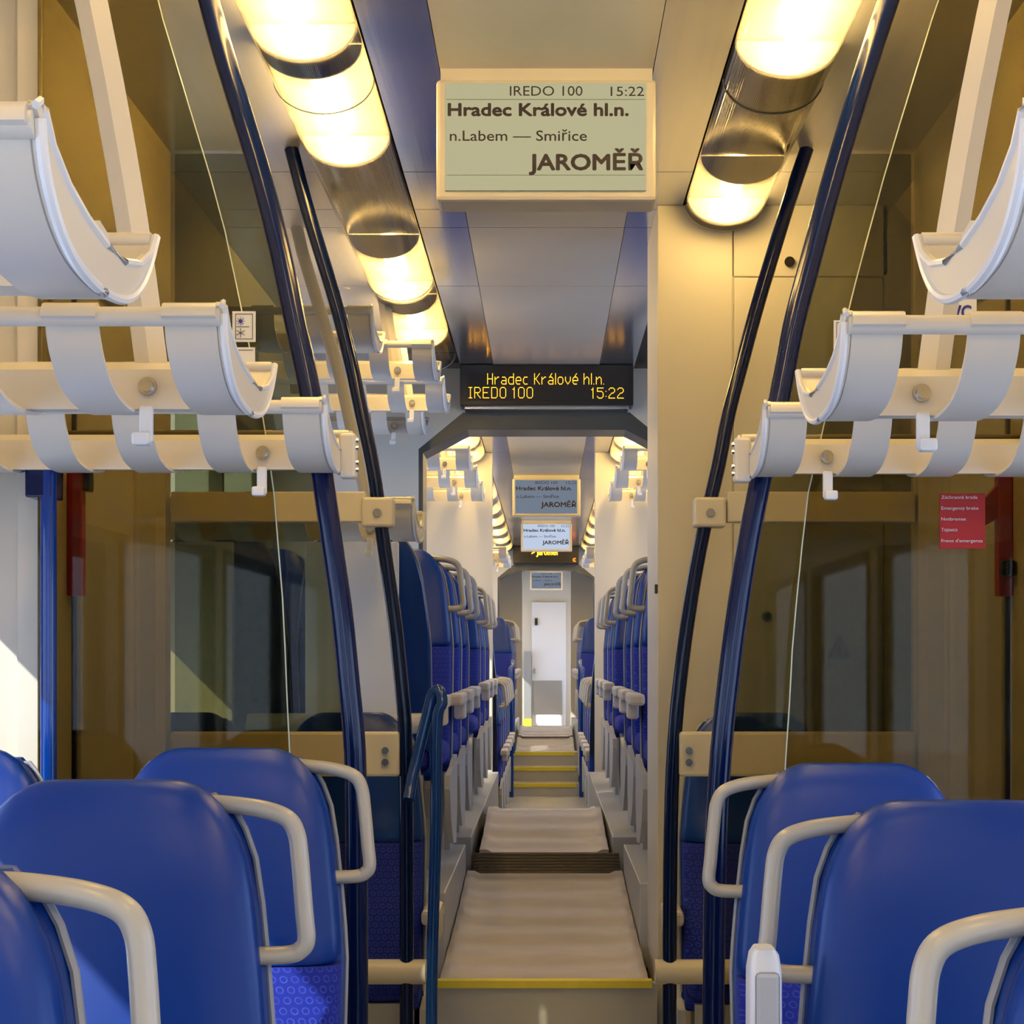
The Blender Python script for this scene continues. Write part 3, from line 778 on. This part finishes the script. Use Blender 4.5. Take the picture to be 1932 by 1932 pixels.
b = B(); b.tube([(1.012, 3.29, 0), (1.012, 3.29, 1.90)], .0165, 16); loc(b, 'tube', 'pole', t, True)
for sx in (-1, 1):
    t = thing('hand_rail', 'tiny blue hand rail at the far yellow steps, %s side' % ('left' if sx < 0 else 'right'), 'hand rail', (sx*.35, 16, 0))
    b = B(); b.tube(sm([(sx*.35, 15.9, 0), (sx*.35, 15.9, .9), (sx*.36, 15.92, 1.25), (sx*.35, 16.1, 1.3), (sx*.35, 16.5, 1.3), (sx*.35, 16.55, .4)], 4), .022, 10)
    loc(b, 'bent_tube', 'rail', t, True)

# ------------------------------------------------------------------ small things at the doors
def emergency(sx):
    xw = 1.085 if sx < 0 else 1.06
    sd = 'left' if sx < 0 else 'right'
    y0 = 3.64 if sx < 0 else 3.655
    xf = sx*(xw+.009)
    t = thing('emergency_brake', 'red vertical emergency handle on the %s entrance door frame' % sd, 'emergency handle', (xf, y0, 1.5))
    b = B(); b.box(xf, xf-sx*.035, y0-.018, y0+.018, 1.54, 1.82, .004); loc(b, 'cover', 'red', t)
    if sx > 0:
        b = B(); b.prism([(xf-.03, 1.80), (xf-.085, 1.74), (xf-.085, 1.69), (xf-.03, 1.72)], 'y', y0-.01, y0+.02); loc(b, 'lever', 'red', t)
        b = B(); b.box(xf-.035, xf-.005, y0-.05, y0-.02, 1.585, 1.62, .004); loc(b, 'knob', 'blackp', t)
    else:
        b = B(); b.box(xf+.022, xf+.05, y0-.01, y0+.03, 1.78, 1.84, .004); loc(b, 'knob', 'blackp', t)
emergency(-1); emergency(1)

sa = (YA-.02)/3000
yA = YA-.0195
def q(p): return (p-1031)*sa
def r(p): return CAMZ+(1240-p)*sa
def sign(name, label, x0, x1, y0, y1, m='label', cat='sign'):
    o = B().box(q(x0), q(x1), yA, yA+.003, r(y1), r(y0), .0008).done(name, m); tag(o, label, cat); return o
g = sign('pictogram_sign', 'small white heating pictogram sign with sun and snowflake on the left smoked pane', 438, 482, 587, 645)
# outline
b = B()
for a in ((444, 477, 592, 593), (444, 477, 639, 640), (444, 445, 592, 640), (476, 477, 592, 640), (446, 470, 616, 617)):
    b.box(q(a[0]), q(a[1]), yA-.001, yA, r(a[3]), r(a[2]))
b.done('outline', 'ink', g)
b = B(); b.cyl((q(454), yA-.001, r(606)), 'y', 4*sa, .001, 14)
for k in range(8):
    a = k*PI/4; c_, s_ = math.cos(a), math.sin(a); b.tube([(q(454)+5*sa*c_, yA-.001, r(606)+5*sa*s_), (q(454)+8*sa*c_, yA-.001, r(606)+8*sa*s_)], .0006, 4)
b.done('sun', 'blueink', g)
b = B()
for k in range(6):
    a = k*PI/3+PI/6; c_, s_ = math.cos(a), math.sin(a); b.tube([(q(454), yA-.001, r(628)), (q(454)+9*sa*c_, yA-.001, r(628)+9*sa*s_)], .0006, 4)
b.done('snowflake', 'ink', g)
g = sign('pictogram_sign', 'second small white sign just below the sun and snowflake sign', 438, 481, 655, 700)
b = B(); b.box(q(444), q(477), yA-.001, yA, r(661), r(660)); b.done('outline', 'ink', g)
g = sign('pictogram_sign', 'small white sign with blue mark on the right smoked pane', 1573, 1612, 604, 662)
b = B(); b.box(q(1578), q(1607), yA-.001, yA, r(609), r(608)); b.box(q(1578), q(1579), yA-.001, yA, r(657), r(608)); b.box(q(1584), q(1592), yA-.001, yA, r(640), r(630)); b.done('mark', 'blueink', g)
g = sign('toilet_sign', 'white WC sign high on the right above the middle rack', 1775, 1843, 562, 632)
o = text_mesh('lettering', 'WC', q(1783), q(1832), r(602), r(576), yA-.001, 'blueink', g, .001)
g = sign('emergency_notice', 'square red multilingual emergency brake notice on the right', 1773, 1859, 931, 1035, 'redlab')
for i, st in enumerate(('Záchranná brzda', 'Emergency brake', 'Notbremse', 'Тормоз', "Freno d'emergenza")):
    wd = (68, 70, 46, 30, 78)[i]
    text_mesh('lettering', st, q(1776), q(1776+wd), r(941+20.5*i), r(935+20.5*i), yA-.001, 'label', g, 0)
# warning triangle on the cupboard door
sC = (cy-.006)/3000; yw = cy-.0065
def q2(p): return (p-1031)*sC
def r2(p): return CAMZ+(1240-p)*sC
b = B(); b.prism([(q2(1561), r2(1241)), (q2(1606), r2(1241)), (q2(1583.5), r2(1199))], 'y', yw, yw+.002)
g = tag(b.done('warning_sign', 'ink'), 'orange high-voltage triangle on the cupboard door behind the smoked glass', 'warning sign')
b = B(); b.prism([(q2(1567), r2(1238)), (q2(1600), r2(1238)), (q2(1583.5), r2(1206))], 'y', yw-.001, yw); b.done('field', 'orange', g)
b = B(); b.prism([(q2(1585), r2(1213)), (q2(1578), r2(1226)), (q2(1583), r2(1225)), (q2(1582), r2(1236)), (q2(1589), r2(1221)), (q2(1584), r2(1222))], 'y', yw-.002, yw-.001); b.done('bolt_mark', 'ink', g)
o = text_mesh('lettering', 'V N', q2(1573), q2(1594), r2(1267), r2(1257), yw-.0005, 'label', g, 0)

# ------------------------------------------------------------------ light
w = bpy.data.worlds.new('world'); S.world = w; w.use_nodes = True
nt = w.node_tree; nt.nodes.clear()
o = nt.nodes.new('ShaderNodeOutputWorld'); bg = nt.nodes.new('ShaderNodeBackground')
bg.inputs[0].default_value = (.55, .68, 1.0, 1); bg.inputs[1].default_value = 4.2
nt.links.new(bg.outputs[0], o.inputs[0])
sd = bpy.data.lights.new('sun', 'SUN'); sd.energy = 9; sd.angle = .009; sd.color = (1, .96, .88)
so = bpy.data.objects.new('sun', sd); COL.objects.link(so)
so.rotation_euler = Vector((1, 1.6, -1.0)).to_track_quat('-Z', 'Y').to_euler()
# portals in the window openings so the daylight samples well
for sx, wl in ((-1, WL), (1, WR)):
    for (a, c, z0, z1) in wl:
        ld = bpy.data.lights.new('daylight', 'AREA'); ld.shape = 'RECTANGLE'; ld.size = c-a; ld.size_y = z1-z0
        try: ld.cycles.is_portal = True
        except Exception: pass
        lo = bpy.data.objects.new('daylight_portal', ld); COL.objects.link(lo)
        lo.location = (sx*(W+.055), (a+c)/2, (z0+z1)/2)
        lo.rotation_euler = Matrix(((0, 0, sx), (1, 0, 0), (0, 1, 0))).to_euler() if False else Vector((-sx, 0, 0)).to_track_quat('-Z', 'Z').to_euler()
ld = bpy.data.lights.new('daylight', 'AREA'); ld.shape = 'RECTANGLE'; ld.size = 2.2; ld.size_y = 1.35
ld.cycles.is_portal = True
lo = bpy.data.objects.new('daylight_portal', ld); COL.objects.link(lo); lo.location = (0, -3.57, 1.42); lo.rotation_euler = (PI/2, 0, 0)

S.view_settings.view_transform = 'Standard'; S.view_settings.look = 'None'; S.view_settings.gamma = 1
S.view_settings.use_curve_mapping = False
S.view_settings.exposure = -0.12
c = S.cycles
c.use_adaptive_sampling = True; c.adaptive_threshold = .035; c.adaptive_min_samples = 16
c.max_bounces = 8; c.diffuse_bounces = 3; c.glossy_bounces = 3; c.transparent_max_bounces = 12; c.transmission_bounces = 4
c.sample_clamp_indirect = 6; c.caustics_reflective = False; c.caustics_refractive = False
c.use_denoising = True
try: c.denoiser = 'OPENIMAGEDENOISE'
except Exception: pass
